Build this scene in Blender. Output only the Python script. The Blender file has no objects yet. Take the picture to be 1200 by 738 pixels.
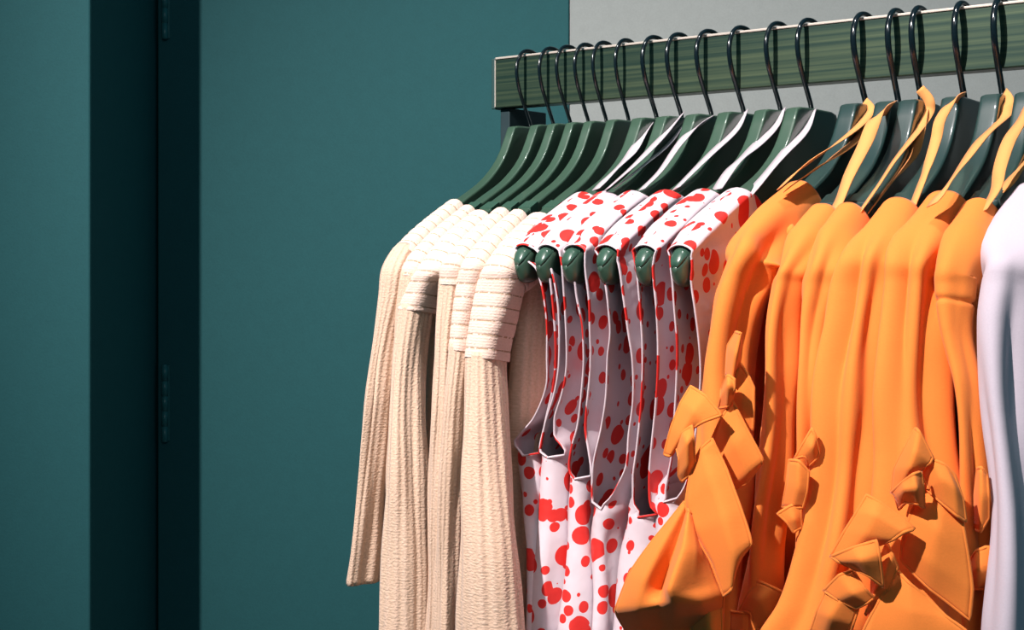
import bpy, bmesh, math, random
from mathutils import Vector, Matrix, noise
C = bpy.context.scene.collection
S = bpy.context.scene
random.seed(7)

# ------------------------------------------------------------------ camera
CZ = 1.35            # camera height above the floor
F = 1500.0           # focal length in pixels of the 1200 px wide frame
HOR = 280.0          # row of the horizon
cam = bpy.data.cameras.new('camera'); co = bpy.data.objects.new('camera', cam); C.objects.link(co)
co.location = (0, 0, CZ); co.rotation_euler = (math.pi/2, 0, 0)
cam.sensor_width = 36; cam.lens = 36*F/1200
cam.shift_y = -(369-HOR)/1200
cam.clip_start = 0.05
S.camera = co

# ------------------------------------------------------------------ light and exposure
S.view_settings.view_transform = 'Standard'; S.view_settings.look = 'None'
S.view_settings.exposure = 0.0; S.view_settings.gamma = 1.0
try: S.view_settings.use_curve_mapping = False
except Exception: pass
w = bpy.data.worlds.new('world'); S.world = w; w.use_nodes = True
bg = w.node_tree.nodes['Background']
bg.inputs[0].default_value = (0.05, 0.36, 0.48, 1); bg.inputs[1].default_value = 0.24

def aim(o, p):
    d = Vector(p)-o.location
    o.rotation_euler = d.to_track_quat('-Z', 'Y').to_euler()
def spot(name, loc, target, watts, col, angle, blend, size):
    l = bpy.data.lights.new(name, 'SPOT'); l.energy = watts; l.color = col
    l.spot_size = math.radians(angle); l.spot_blend = blend; l.shadow_soft_size = size
    o = bpy.data.objects.new(name, l); C.objects.link(o); o.location = loc; aim(o, target); return o
spot('ceiling_or_fill_spot', (-0.98, -0.15, 2.75), (-0.02, 1.22, 1.52), 430, (1.0, 0.90, 0.87), 58, 1.0, 0.022)
spot('ceiling_or_fill_spot', (0.9, 0.2, 2.95), (0.9, 2.0, 1.5), 13, (1.0, 0.88, 0.86), 60, 0.9, 0.06)  # added fill for the grey wall, not a known ceiling lamp
spot('ceiling_or_fill_spot', (0.06, 0.74, 2.80), (0.24, 1.10, 1.40), 40, (1.0, 0.93, 0.92), 42, 0.8, 0.05)
la = bpy.data.lights.new('fill_panel_light', 'AREA'); la.energy = 8; la.shape = 'RECTANGLE'; la.size = 1.2; la.size_y = 0.6  # added soft fill that lifts the shadowed strip of the door
la.color = (0.80, 0.95, 1.0)
lo = bpy.data.objects.new('fill_panel_light', la); C.objects.link(lo); lo.location = (0.2, -1.6, 2.7); aim(lo, (-0.2, 1.8, 1.4))

# ------------------------------------------------------------------ helpers
UX, UY = 0.795, -0.6066       # along the rail (towards the right and the viewer)
NX, NY = -0.6066, -0.795      # square to the rail, towards the viewer
RX, RY = -0.012, 1.316        # left end of the rail
def W(u, s, h): return Vector((RX+u*UX+s*NX, RY+u*UY+s*NY, CZ+h))
def unp(px, py, s):
    a = (px-600)/F; c = RX*NX+RY*NY
    Y = (s+c)/(a*NX+NY); X = a*Y
    return (X-RX)*UX+(Y-RY)*UY, (HOR-py)/F*Y
def lerp(a, b, t): return a+(b-a)*t
def sq(x): return math.sqrt(max(0.0, x))
def sst(t): t = max(0.0, min(1.0, t)); return t*t*(3-2*t)
def interp(tab, x):
    """piecewise monotone interpolation over [(x, y...)] sorted rising"""
    if x <= tab[0][0]: return tab[0][1:]
    if x >= tab[-1][0]: return tab[-1][1:]
    for i in range(len(tab)-1):
        a, b = tab[i], tab[i+1]
        if a[0] <= x <= b[0]:
            t = (x-a[0])/max(1e-9, b[0]-a[0])
            p = tab[i-1] if i > 0 else None; q = tab[i+2] if i+2 < len(tab) else None
            out = []
            for k in range(1, len(a)):
                dx = b[0]-a[0]; d = (b[k]-a[k])/max(dx, 1e-9)
                m0 = ((b[k]-p[k])/max(1e-9, b[0]-p[0])) if p else d
                m1 = ((q[k]-a[k])/max(1e-9, q[0]-a[0])) if q else d
                lim = lambda m: max(-3*abs(d), min(3*abs(d), m)) if d*m > 0 else 0
                m0 = lim(m0); m1 = lim(m1)
                t2, t3 = t*t, t*t*t
                out.append((2*t3-3*t2+1)*a[k]+(t3-2*t2+t)*dx*m0+(-2*t3+3*t2)*b[k]+(t3-t2)*dx*m1)
            return tuple(out)
def cr(pts, n):
    """Catmull-Rom resampling of tuples"""
    out = []
    for i in range(len(pts)-1):
        p1, p2 = pts[i], pts[i+1]
        p0 = pts[i-1] if i else tuple(2*a-b for a, b in zip(p1, p2))
        p3 = pts[i+2] if i+2 < len(pts) else tuple(2*b-a for a, b in zip(p1, p2))
        for k in range(n):
            t = k/n
            out.append(tuple(0.5*((2*b)+(-a+c)*t+(2*a-5*b+4*c-d)*t*t+(-a+3*b-3*c+d)*t**3) for a, b, c, d in zip(p0, p1, p2, p3)))
    out.append(tuple(pts[-1])); return out

def mkobj(name, verts, faces, mat, parent=None, origin=None, uvs=None, smooth=True, solid=0, merge=0, recalc=True):
    org = Vector(origin) if origin is not None else Vector((0, 0, 0))
    me = bpy.data.meshes.new(name)
    bm = bmesh.new()
    bv = [bm.verts.new(Vector(v)-org) for v in verts]
    uvl = bm.loops.layers.uv.new('UVMap') if uvs else None
    for f in faces:
        try: bf = bm.faces.new([bv[i] for i in f])
        except ValueError: continue
        if uvs:
            for l, i in zip(bf.loops, f): l[uvl].uv = uvs[i]
    if merge: bmesh.ops.remove_doubles(bm, verts=bm.verts, dist=merge)
    if recalc: bmesh.ops.recalc_face_normals(bm, faces=bm.faces)
    bm.to_mesh(me); bm.free()
    if smooth:
        for p in me.polygons: p.use_smooth = True
    me.materials.append(mat)
    o = bpy.data.objects.new(name, me); C.objects.link(o)
    if parent: o.parent = parent
    elif origin is not None: o.location = org
    if solid:
        m = o.modifiers.new('thickness', 'SOLIDIFY'); m.thickness = solid; m.offset = 0
    return o
def empty(name, loc, label, cat, group=None, rz=0):
    o = bpy.data.objects.new(name, None); C.objects.link(o); o.location = loc; o.rotation_euler = (0, 0, rz)
    o.empty_display_size = 0.05
    o['label'] = label; o['category'] = cat
    if group: o['group'] = group
    return o
def box_vf(x0, x1, y0, y1, z0, z1):
    v = [(x, y, z) for z in (z0, z1) for y in (y0, y1) for x in (x0, x1)]
    f = [(0, 2, 3, 1), (4, 5, 7, 6), (0, 1, 5, 4), (2, 6, 7, 3), (0, 4, 6, 2), (1, 3, 7, 5)]
    return v, f
def bevel(o, wd, seg=2):
    m = o.modifiers.new('bevel', 'BEVEL'); m.width = wd; m.segments = seg; m.limit_method = 'ANGLE'
    m.harden_normals = False
    return o
def frame_box(name, u0, u1, s0, s1, h0, h1, mat, parent=None, origin=None, bev=0):
    v, f = box_vf(u0, u1, s0, s1, h0, h1)
    o = mkobj(name, [W(*p) for p in v], f, mat, parent, origin, smooth=False)
    if bev: bevel(o, bev)
    return o

# ------------------------------------------------------------------ materials
def mat(name, col, rough=0.6, metal=0.0, spec=0.5):
    m = bpy.data.materials.new(name); m.use_nodes = True
    b = m.node_tree.nodes['Principled BSDF']
    b.inputs['Base Color'].default_value = (*col, 1); b.inputs['Roughness'].default_value = rough
    b.inputs['Metallic'].default_value = metal; b.inputs['Specular IOR Level'].default_value = spec
    return m
class NT:
    def __init__(s, m): s.t = m.node_tree; s.b = s.t.nodes['Principled BSDF']; s.out = s.t.nodes['Material Output']
    def n(s, typ, **kw):
        x = s.t.nodes.new(typ)
        for k, v in kw.items():
            if k in x.inputs.keys() if isinstance(k, str) else False: x.inputs[k].default_value = v
            else: setattr(x, k, v)
        return x
    def l(s, a, b): s.t.links.new(a, b)
    def bump(s, h, strength=0.3, dist=0.001):
        x = s.t.nodes.new('ShaderNodeBump'); x.inputs['Strength'].default_value = strength; x.inputs['Distance'].default_value = dist
        s.l(h, x.inputs['Height']); s.l(x.outputs[0], s.b.inputs['Normal']); return x
    def math(s, op, a, b=None, c=None):
        x = s.t.nodes.new('ShaderNodeMath'); x.operation = op
        for i, v in enumerate((a, b, c)):
            if v is None: continue
            if isinstance(v, (int, float)): x.inputs[i].default_value = v
            else: s.l(v, x.inputs[i])
        return x.outputs[0]
    def mix(s, fac, a, b):
        x = s.t.nodes.new('ShaderNodeMix'); x.data_type = 'RGBA'
        if isinstance(fac, (int, float)): x.inputs[0].default_value = fac
        else: s.l(fac, x.inputs[0])
        for i, v in ((6, a), (7, b)):
            if isinstance(v, tuple): x.inputs[i].default_value = (*v, 1)
            else: s.l(v, x.inputs[i])
        return x.outputs[2]
def wall_mat(name, col, amt=0.06, sc=60, bump=0.25):
    m = mat(name, col, 0.75, 0, 0.25); t = NT(m)
    tc = t.n('ShaderNodeTexCoord'); no = t.n('ShaderNodeTexNoise'); no.inputs['Scale'].default_value = sc; no.inputs['Detail'].default_value = 5
    t.l(tc.outputs['Object'], no.inputs['Vector'])
    n2 = t.n('ShaderNodeTexNoise'); n2.inputs['Scale'].default_value = 380; n2.inputs['Detail'].default_value = 2
    t.l(tc.outputs['Object'], n2.inputs['Vector'])
    f = t.math('ADD', t.math('MULTIPLY', no.outputs[0], 0.4), t.math('MULTIPLY', n2.outputs[0], 0.6))
    lo = tuple(c*(1-amt*2.5) for c in col); hi = tuple(c*(1+amt*2.5) for c in col)
    t.l(t.mix(f, lo, hi), t.b.inputs['Base Color'])
    t.bump(n2.outputs[0], bump, 0.0006)
    return m
M = {}
M['teal'] = wall_mat('teal_paint', (0.019, 0.102, 0.112))
M['grey'] = wall_mat('grey_paint', (0.34, 0.375, 0.365))
M['floor'] = wall_mat('floor_concrete', (0.10, 0.13, 0.13), 0.12, 8)
M['hinge'] = mat('hinge_paint', (0.035, 0.15, 0.16), 0.35)
# brushed rail
m = mat('brushed_steel', (0.10, 0.15, 0.11), 0.38, 0.55); t = NT(m)
tc = t.n('ShaderNodeTexCoord'); mp = t.n('ShaderNodeMapping'); mp.inputs['Rotation'].default_value = (0, 0, math.atan2(-UY, UX))
t.l(tc.outputs['Object'], mp.inputs['Vector'])
mp2 = t.n('ShaderNodeMapping'); mp2.inputs['Scale'].default_value = (2.0, 2.0, 240); t.l(mp.outputs[0], mp2.inputs['Vector'])
no = t.n('ShaderNodeTexNoise'); no.inputs['Scale'].default_value = 1.0; no.inputs['Detail'].default_value = 3; t.l(mp2.outputs[0], no.inputs['Vector'])
rp = t.n('ShaderNodeValToRGB'); rp.color_ramp.elements[0].position = 0.42; rp.color_ramp.elements[0].color = (0.018, 0.045, 0.034, 1)
rp.color_ramp.elements[1].position = 0.70; rp.color_ramp.elements[1].color = (0.075, 0.11, 0.062, 1)
t.l(no.outputs[0], rp.inputs[0]); t.l(rp.outputs[0], t.b.inputs['Base Color'])
M['rail'] = m
M['rail_edge'] = mat('rail_bright_edge', (0.55, 0.50, 0.44), 0.35, 0.4)  # pale tone stands for light caught on the rail's top lip
M['cap'] = mat('dark_plastic_cap', (0.015, 0.05, 0.05), 0.5)
M['post'] = mat('post_paint', (0.004, 0.022, 0.028), 0.7)
M['hook'] = mat('black_lacquered_wire', (0.004, 0.008, 0.011), 0.16, 0.0, 0.8)
m = mat('green_moulded_plastic', (0.033, 0.074, 0.048), 0.33, 0, 0.6); t = NT(m)
t.b.inputs['Coat Weight'].default_value = 0.7; t.b.inputs['Coat Roughness'].default_value = 0.14
tc = t.n('ShaderNodeTexCoord'); no = t.n('ShaderNodeTexNoise'); no.inputs['Scale'].default_value = 30; no.inputs['Detail'].default_value = 3
t.l(tc.outputs['Object'], no.inputs['Vector'])
t.l(t.math('MULTIPLY_ADD', no.outputs[0], 0.12, 0.36), t.b.inputs['Roughness'])
M['hanger'] = m
mw = m.copy(); mw.name = 'shaded_green_plastic'; mw.node_tree.nodes['Principled BSDF'].inputs['Base Color'].default_value = (0.010, 0.034, 0.032, 1)  # same green, darkened to stand in for light falling off rightwards
M['hanger_shaded'] = mw
M['pad'] = mat('rubber_grip', (0.034, 0.082, 0.058), 0.26)

def cloth(name, col, dark=None, weave=900, rough=0.85, transl=0.12, bump=0.25, sheen=0.1):
    m = mat(name, col, rough, 0, 0.2); t = NT(m)
    uv = t.n('ShaderNodeTexCoord')
    no = t.n('ShaderNodeTexNoise'); no.inputs['Scale'].default_value = weave; no.inputs['Detail'].default_value = 2
    t.l(uv.outputs['UV'], no.inputs['Vector'])
    n2 = t.n('ShaderNodeTexNoise'); n2.inputs['Scale'].default_value = 22; n2.inputs['Detail'].default_value = 4
    t.l(uv.outputs['UV'], n2.inputs['Vector'])
    h = t.math('ADD', t.math('MULTIPLY', no.outputs[0], 0.25), t.math('MULTIPLY', n2.outputs[0], 2.2))
    t.bump(h, bump, 0.0012)
    c = t.mix(no.outputs[0], tuple(x*0.93 for x in col), tuple(min(1, x*1.07) for x in col))
    t.l(c, t.b.inputs['Base Color'])
    t.b.inputs['Sheen Weight'].default_value = sheen
    if transl:
        tr = t.n('ShaderNodeBsdfTranslucent'); t.l(c, tr.inputs[0])
        mx = t.n('ShaderNodeMixShader'); mx.inputs[0].default_value = transl
        t.l(t.b.outputs[0], mx.inputs[1]); t.l(tr.outputs[0], mx.inputs[2]); t.l(mx.outputs[0], t.out.inputs['Surface'])
    return m
M['orange'] = cloth('orange_crepe', (0.88, 0.245, 0.042), transl=0.10)
M['orange_strap'] = cloth('orange_tape', (0.80, 0.33, 0.10), transl=0.05)
M['white'] = cloth('lilac_white_cotton', (0.56, 0.50, 0.57), transl=0.10)
M['ribbon'] = cloth('white_satin_tape', (0.56, 0.51, 0.55), rough=0.5, transl=0.1)

def knit(name, bands):
    """ribbed knit; UV in metres: x around the tube, y along it. bands: dark openwork lines between the pleats"""
    base = (0.80, 0.62, 0.46)
    m = mat(name, base, 0.9, 0, 0.1); t = NT(m)
    uv = t.n('ShaderNodeTexCoord'); sep = t.n('ShaderNodeSeparateXYZ'); t.l(uv.outputs['UV'], sep.inputs[0])
    no = t.n('ShaderNodeTexNoise'); no.inputs['Scale'].default_value = 500; no.inputs['Detail'].default_value = 3
    t.l(uv.outputs['UV'], no.inputs['Vector'])
    lowf = t.n('ShaderNodeTexNoise'); lowf.inputs['Scale'].default_value = 25; t.l(uv.outputs['UV'], lowf.inputs['Vector'])
    if bands:
        ph = t.math('FRACT', t.math('MULTIPLY', sep.outputs[1], 1/0.0115))
        tri = t.math('ABSOLUTE', t.math('SUBTRACT', ph, 0.5))            # 0.5 at a crease
        line = t.math('GREATER_THAN', tri, t.math('MULTIPLY_ADD', lowf.outputs[0], 0.10, 0.40))
        fine = t.math('SINE', t.math('MULTIPLY', sep.outputs[1], 2*math.pi/0.0023))
        mp = t.n('ShaderNodeMapping'); mp.inputs['Scale'].default_value = (420, 90, 1); t.l(uv.outputs['UV'], mp.inputs[0])
        hole = t.n('ShaderNodeTexNoise'); hole.inputs['Scale'].default_value = 1; t.l(mp.outputs[0], hole.inputs['Vector'])
        hl = t.math('MULTIPLY', line, t.math('GREATER_THAN', hole.outputs[0], 0.42))
        c = t.mix(no.outputs[0], (0.66, 0.48, 0.39), (0.82, 0.64, 0.55))
        c = t.mix(t.math('MULTIPLY', hl, 0.75), c, (0.28, 0.17, 0.07))
        h = t.math('ADD', t.math('MULTIPLY', fine, 0.10), no.outputs[0])
        h = t.math('SUBTRACT', h, t.math('MULTIPLY', line, 2.0))
    else:
        rib = t.math('SINE', t.math('MULTIPLY', sep.outputs[0], 2*math.pi/0.0062))
        st = t.math('SINE', t.math('MULTIPLY', sep.outputs[1], 2*math.pi/0.0022))
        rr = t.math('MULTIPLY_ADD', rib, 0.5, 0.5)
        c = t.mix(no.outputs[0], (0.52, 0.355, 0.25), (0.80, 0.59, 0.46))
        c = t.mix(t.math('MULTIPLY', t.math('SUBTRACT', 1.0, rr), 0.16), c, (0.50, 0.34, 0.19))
        h = t.math('ADD', t.math('MULTIPLY', rr, 1.5), t.math('ADD', t.math('MULTIPLY', st, 0.06), t.math('MULTIPLY', no.outputs[0], 1.9)))
    t.l(c, t.b.inputs['Base Color'])
    t.bump(h, 0.6, 0.0010)
    t.b.inputs['Sheen Weight'].default_value = 0.2
    return m
M['knit'] = knit('beige_rib_knit', False)
M['knit_band'] = knit('beige_pleated_knit', True)

def dots():
    m = mat('red_dot_satin', (0.8, 0.75, 0.8), 0.45, 0, 0.3); t = NT(m)
    uv = t.n('ShaderNodeTexCoord')
    nz = t.n('ShaderNodeTexNoise'); nz.inputs['Scale'].default_value = 45; nz.inputs['Detail'].default_value = 0
    t.l(uv.outputs['UV'], nz.inputs['Vector'])
    off = t.n('ShaderNodeVectorMath', operation='SCALE'); t.l(nz.outputs['Color'], off.inputs[0]); off.inputs['Scale'].default_value = 0.004
    ad = t.n('ShaderNodeVectorMath', operation='ADD'); t.l(uv.outputs['UV'], ad.inputs[0]); t.l(off.outputs[0], ad.inputs[1])
    fs = []
    for sc, r0, r1, shift in ((40, 0.06, 0.40, 0.0), (60, -0.12, 0.34, 3.7)):
        mp = t.n('ShaderNodeMapping'); mp.inputs['Location'].default_value = (shift, shift*0.6, 0); t.l(ad.outputs[0], mp.inputs[0])
        v = t.n('ShaderNodeTexVoronoi'); v.voronoi_dimensions = '2D'; v.inputs['Scale'].default_value = sc; v.inputs['Randomness'].default_value = 0.85
        t.l(mp.outputs[0], v.inputs['Vector'])
        sp = t.n('ShaderNodeSeparateColor'); t.l(v.outputs['Color'], sp.inputs[0])
        rad = t.math('MULTIPLY_ADD', sp.outputs[0], r1-r0, r0)
        fs.append(t.math('LESS_THAN', v.outputs['Distance'], rad))
    f = t.math('MAXIMUM', fs[0], fs[1])
    c = t.mix(f, (0.72, 0.62, 0.67), (0.72, 0.035, 0.030))
    n2 = t.n('ShaderNodeTexNoise'); n2.inputs['Scale'].default_value = 30; n2.inputs['Detail'].default_value = 3; t.l(uv.outputs['UV'], n2.inputs['Vector'])
    t.bump(n2.outputs[0], 0.5, 0.004)
    t.l(c, t.b.inputs['Base Color'])
    tr = t.n('ShaderNodeBsdfTranslucent'); t.l(c, tr.inputs[0])
    mx = t.n('ShaderNodeMixShader'); mx.inputs[0].default_value = 0.12
    t.l(t.b.outputs[0], mx.inputs[1]); t.l(tr.outputs[0], mx.inputs[2]); t.l(mx.outputs[0], t.out.inputs['Surface'])
    return m
M['dots'] = dots()
M['binding'] = cloth('white_satin_binding', (0.84, 0.78, 0.82), rough=0.5, transl=0.05)

# ------------------------------------------------------------------ the room
def struct(o): o['kind'] = 'structure'; return o
def sbox(name, x0, x1, y0, y1, z0, z1, m, bev=0):
    v, f = box_vf(x0, x1, y0, y1, z0, z1)
    o = struct(mkobj(name, v, f, m, smooth=False, origin=((x0+x1)/2, (y0+y1)/2, z0)))
    if bev: bevel(o, bev)
    return o
sbox('floor', -3.2, 3.6, -2.5, 2.6, -0.05, 0, M['floor'])
sbox('wall_left', -3.2, -0.557, 1.69, 2.42, 0, 3.1, M['teal'], 0.003)
sbox('wall_back', 0.0905, 3.6, 2.004, 2.6, 0, 3.1, M['grey'])
door = sbox('door_1', -0.5535, 0.0893, 2.0, 2.045, 0.012, 2.35, M['teal'], 0.002)
sbox('wall_closet', -0.5535, 0.0860, 2.047, 2.418, 0, 3.1, M['teal'])
# hinges on the door: plates with a barrel of knuckles
for z0, z1 in ((CZ+(HOR-516)*2.0/F, CZ+(HOR-428)*2.0/F), (CZ+(HOR-45)*2.0/F, CZ+(HOR+43)*2.0/F)):
    x = (194-600)*2.0/F; verts = []; faces = []; seg = 14
    n = 5; L = (z1-z0)
    prof_ = []
    for k in range(n):
        a = z0+L*k/n; b = z0+L*(k+1)/n-0.0008
        prof_ += [(a, 0.0052), (b, 0.0052), (b+0.0002, 0.0043), (z0+L*(k+1)/n-0.0002, 0.0043)]
    prof_ = [(z0-0.002, 0.0005), (z0-0.002, 0.0035)]+prof_+[(z1+0.002, 0.0035), (z1+0.002, 0.0005)]
    for z, r in prof_:
        for k in range(seg):
            th = 2*math.pi*k/seg; verts.append((x+r*math.cos(th), 1.996+r*math.sin(th), z))
    for i in range(len(prof_)-1):
        for k in range(seg):
            a = i*seg+k; b = i*seg+(k+1) % seg
            faces.append((a, b, b+seg, a+seg))
    hv, hf = box_vf(x-0.003, x+0.007, 1.9975, 2.001, z0, z1)
    o0 = len(verts); verts += hv; faces += [tuple(i+o0 for i in f) for f in hf]
    org = door.location
    h = mkobj('hinge', verts, faces, M['hinge'], door, org, smooth=False)
    h.data.polygons.foreach_set('use_smooth', [i < (len(prof_)-1)*seg for i in range(len(h.data.polygons))])

# ------------------------------------------------------------------ clothes rack
RT, RB = 0.1834, 0.1336
rack = empty('clothes_rack', W(0, 0, -CZ), 'clothes rack with flat brushed green-grey steel rail that all the hangers hang from', 'clothes rack')
ro = rack.location
frame_box('rail', 0.001, 0.80, -0.010, 0.010, RB, RT, M['rail'], rack, ro, 0.0012)
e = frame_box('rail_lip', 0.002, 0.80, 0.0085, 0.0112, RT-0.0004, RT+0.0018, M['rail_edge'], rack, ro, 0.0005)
e['label'] = 'top edge of the rail, coloured pale for the light it catches'
frame_box('end_cap', -0.0035, 0.001, -0.0106, 0.0106, RB-0.001, RT+0.001, M['cap'], rack, ro, 0.0008)
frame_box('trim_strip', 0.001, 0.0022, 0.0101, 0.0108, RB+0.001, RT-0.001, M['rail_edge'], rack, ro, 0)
for u0 in (0.003, 0.775):
    frame_box('post', u0, u0+0.012, -0.060, 0.004, -CZ+0.02, RB-0.0002, M['post'], rack, ro, 0.001)
    frame_box('foot', u0-0.006, u0+0.018, -0.26, 0.24, -CZ+0.0005, -CZ+0.02, M['post'], rack, ro, 0.003)

# ------------------------------------------------------------------ hangers
PROF = [(0, .1125), (.028, .1120), (.0355, .110), (.0415, .098), (.048, .087), (.060, .0725), (.083, .055), (.115, .039), (.145, .0245), (.18, .006), (.200, -.006), (.207, -.010), (.213, -.021)]
BOT = [(0, .045), (.03, .040), (.06, .024), (.09, .008), (.12, -.006), (.15, -.017), (.18, -.028), (.200, -.036), (.207, -.034), (.213, -.025)]
def top_at(s): return interp(PROF, min(abs(s), .213))[0]
def bot_at(s): return interp(BOT, min(abs(s), .213))[0]
HW = [(0, .0060), (.04, .0061), (.08, .0068), (.13, .0078), (.17, .0085), (.20, .0090), (.2055, .0082), (.2095, .0060), (.213, .0022)]
def hw_at(s): return interp(HW, min(abs(s), .213))[0]
ROT = math.atan2(UY, UX)
def make_hanger():
    root = empty('coat_hanger', (0, 0, 0), '', 'hanger', 'dark green coat hangers on the rail')
    verts, faces = [], []
    RECT = []
    for cxs, czs, a0 in ((1, 1, 0), (-1, 1, 90), (-1, -1, 180), (1, -1, 270)):
        for q in range(6):
            an = math.radians(a0+18*q); RECT.append((cxs, czs, math.cos(an), math.sin(an)))
        nx_ = {(1, 1): (-1, 1), (-1, 1): (-1, -1), (-1, -1): (1, -1), (1, -1): (1, 1)}[(cxs, czs)]
        an = math.radians(a0+90)
        for f_ in ((.33, .66) if cxs != nx_[0] else (.25, .5, .75)):
            RECT.append((lerp(cxs, nx_[0], f_), lerp(czs, nx_[1], f_), math.cos(an), math.sin(an)))
    seg = len(RECT)
    ss = []
    N_ = 96
    for i in range(N_+1):
        tt = -1+2*i/N_; ss.append(.213*math.sin(tt*math.pi/2))
    for s in ss:
        a = hw_at(s); t_, b_ = top_at(s), bot_at(s); c = (t_+b_)/2; r = (t_-b_)/2
        for k in range(seg):
            th = 2*math.pi*k/seg; cx, sx = math.cos(th), math.sin(th)
            # rounded rectangle with a tight 1.6 mm edge, a little narrower towards the lower edge
            rc = lerp(min(.0024, a*.6, r*.6), min(a, r)*.97, sst((abs(s)-.19)/.017))
            X, Z = RECT[k][0]*(a-rc)+RECT[k][2]*rc, RECT[k][1]*(r-rc)+RECT[k][3]*rc
            X *= 1-.30*(.5-.5*Z/r)**1.5
            verts.append((X, -s, c+Z))
    for i in range(N_):
        for k in range(seg):
            p = i*seg+k; q = i*seg+(k+1) % seg
            faces.append((p, q, q+seg, p+seg))
    faces.append(tuple(range(seg))); faces.append(tuple(N_*seg+k for k in range(seg)))
    mkobj('arms', verts, faces, M['hanger'], root)
    # rubber grips: raised pads that follow the upper edge
    def pad(s0, s1, wd, th=.0012, hang=.004):
        V, Fc = [], []; n = 14
        for i in range(n+1):
            s = lerp(s0, s1, i/n); a = hw_at(s)*wd; zt = top_at(s)
            for x, z in ((-a, zt-hang), (-a, zt+th*.5), (-a*.8, zt+th), (a*.8, zt+th), (a, zt+th*.5), (a, zt-hang)): V.append((x, -s, z))
        for i in range(n):
            for k in range(5):
                p = i*6+k; Fc.append((p, p+1, p+7, p+6))
            Fc.append((i*6+5, i*6, i*6+6, i*6+11))
        Fc.append(tuple(range(6))); Fc.append(tuple(n*6+k for k in range(6)))
        return V, Fc
    for sg in (1, -1):
        V, Fc = pad(sg*.168, sg*.203, .86, .0016); g = mkobj('grip', V, Fc, M['pad'], root, smooth=False)
        V, Fc = pad(sg*.128, sg*.140, 1.06, .0012, .012); mkobj('notch_clip', V, Fc, M['pad'], root, smooth=False)
    for sg in (1, -1):
        V, Fc = [], []; n = 12; mcol = 8
        for i in range(n+1):
            s = lerp(.190, .2128, (i/n)**.8)
            a, t_, b_ = hw_at(s), top_at(s), bot_at(s); r_ = (t_-b_)/2; c_ = (t_+b_)/2
            edge = 0 if i in (0, n) else .0013
            for k in range(mcol+1):
                th = math.radians(lerp(148, 32, k/mcol)); ee = edge if 0 < k < mcol else 0
                V.append((math.cos(th)*(a+ee), -sg*(s+ee*.7*(i/n)), c_+math.sin(th)*(r_+ee)))
        for i in range(n):
            for k in range(mcol):
                p = i*(mcol+1)+k; Fc.append((p, p+1, p+mcol+2, p+mcol+1))
        mkobj('tip_pad', V, Fc, M['pad'], root, solid=.0005)
    # the wire hook
    pts = [(0, .100), (.0003, .113), (.006, .124), (.0145, .138), (.0215, .151), (.0252, .164), (.0243, .174), (.0195, .1825), (.0115, .1878), (.0, .1892), (-.0105, .1865), (-.0185, .179), (-.0225, .168), (-.0215, .157)]
    cp = cr(pts, 6); V, Fc = [], []; sg_ = 12; r = .0021
    for i, (s, h) in enumerate(cp):
        a = cp[max(0, i-1)]; b = cp[min(len(cp)-1, i+1)]
        T = Vector((0, -(b[0]-a[0]), b[1]-a[1])).normalized(); X = Vector((1, 0, 0)); D = T.cross(X)
        rr = r if i < len(cp)-3 else r*(1.35, 1.3, .6)[i-len(cp)+3]
        for k in range(sg_):
            th = 2*math.pi*k/sg_; V.append(Vector((0, -s, h))+X*math.cos(th)*rr+D*math.sin(th)*rr)
    for i in range(len(cp)-1):
        for k in range(sg_):
            p = i*sg_+k; q = i*sg_+(k+1) % sg_; Fc.append((p, q, q+sg_, p+sg_))
    Fc.append(tuple((len(cp)-1)*sg_+k for k in range(sg_))); Fc.append(tuple(range(sg_)))
    mkobj('hook', V, Fc, M['hook'], root)
    return root
HPX = [622, 649, 669, 690, 711, 737, 770, 799, 834, 872, 915, 951, 1015, 1053, 1080, 1130, 1175, 1214, 1262]
HU = [unp(b, 130, 0)[0] for b in HPX]
HLAB = ['dark green hanger at the far left end of the rail, under the leftmost beige sweater',
        'dark green hanger second from the rail end, carrying the second beige sweater',
        'dark green hanger third from the rail end, carrying the third beige sweater',
        'dark green hanger fourth from the rail end, carrying the fourth beige sweater',
        'dark green hanger fifth from the rail end, carrying the fifth beige sweater',
        'dark green hanger carrying the beige sweater nearest to the dotted dresses',
        'dark green hanger whose bare rounded tip touches the beige sweater, leftmost of the bare tips',
        'dark green hanger with bare gripped tip overlapping the first one, second under the dotted dresses',
        'dark green hanger in the third dotted dress, between two close bare tips',
        'dark green hanger in the fourth dotted dress, its bare gripped tip in the armhole',
        'dark green hanger in the fifth dotted dress, tip deep inside the armhole',
        'dark green hanger in the last dotted dress, next to the orange dresses',
        'dark green hanger of the first orange dress, with a wide gap on its left',
        'dark green hanger of the second orange dress, its neck partly behind the next one',
        'dark green hanger of the third orange dress, the tallest standing neck',
        'dark green hanger of the fourth orange dress, with pale highlight on its neck',
        'dark green hanger of the fifth orange dress, with a broad strap crossing it',
        'dark green hanger of the last orange dress, cut by the right edge of the picture',
        'dark green hanger inside the lilac white shirt at the right edge']
SCL = [.80]*6+[1.0]*6+[1.22]*7
TIPX = [472, 494, 515, 539, 562, 592, 612, 638, 669, 710, 755, 797, 874, 934, 968, 1021, 1074, 1121, 1188]   # where the near tips hang
TW = [max(-.085, min(.05, (unp(x, 295, .205)[0]-u)/.205)) for x, u in zip(TIPX, HU)]
hproto = make_hanger(); hkids = [o for o in bpy.data.objects if o.parent == hproto]
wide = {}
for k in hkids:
    if not k.name.startswith('hook'): wide[k.name] = k.data.copy(); wide[k.name].materials[0] = M['hanger_shaded']      # wide hangers carry the dimmer light of the right end in their colour
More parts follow.
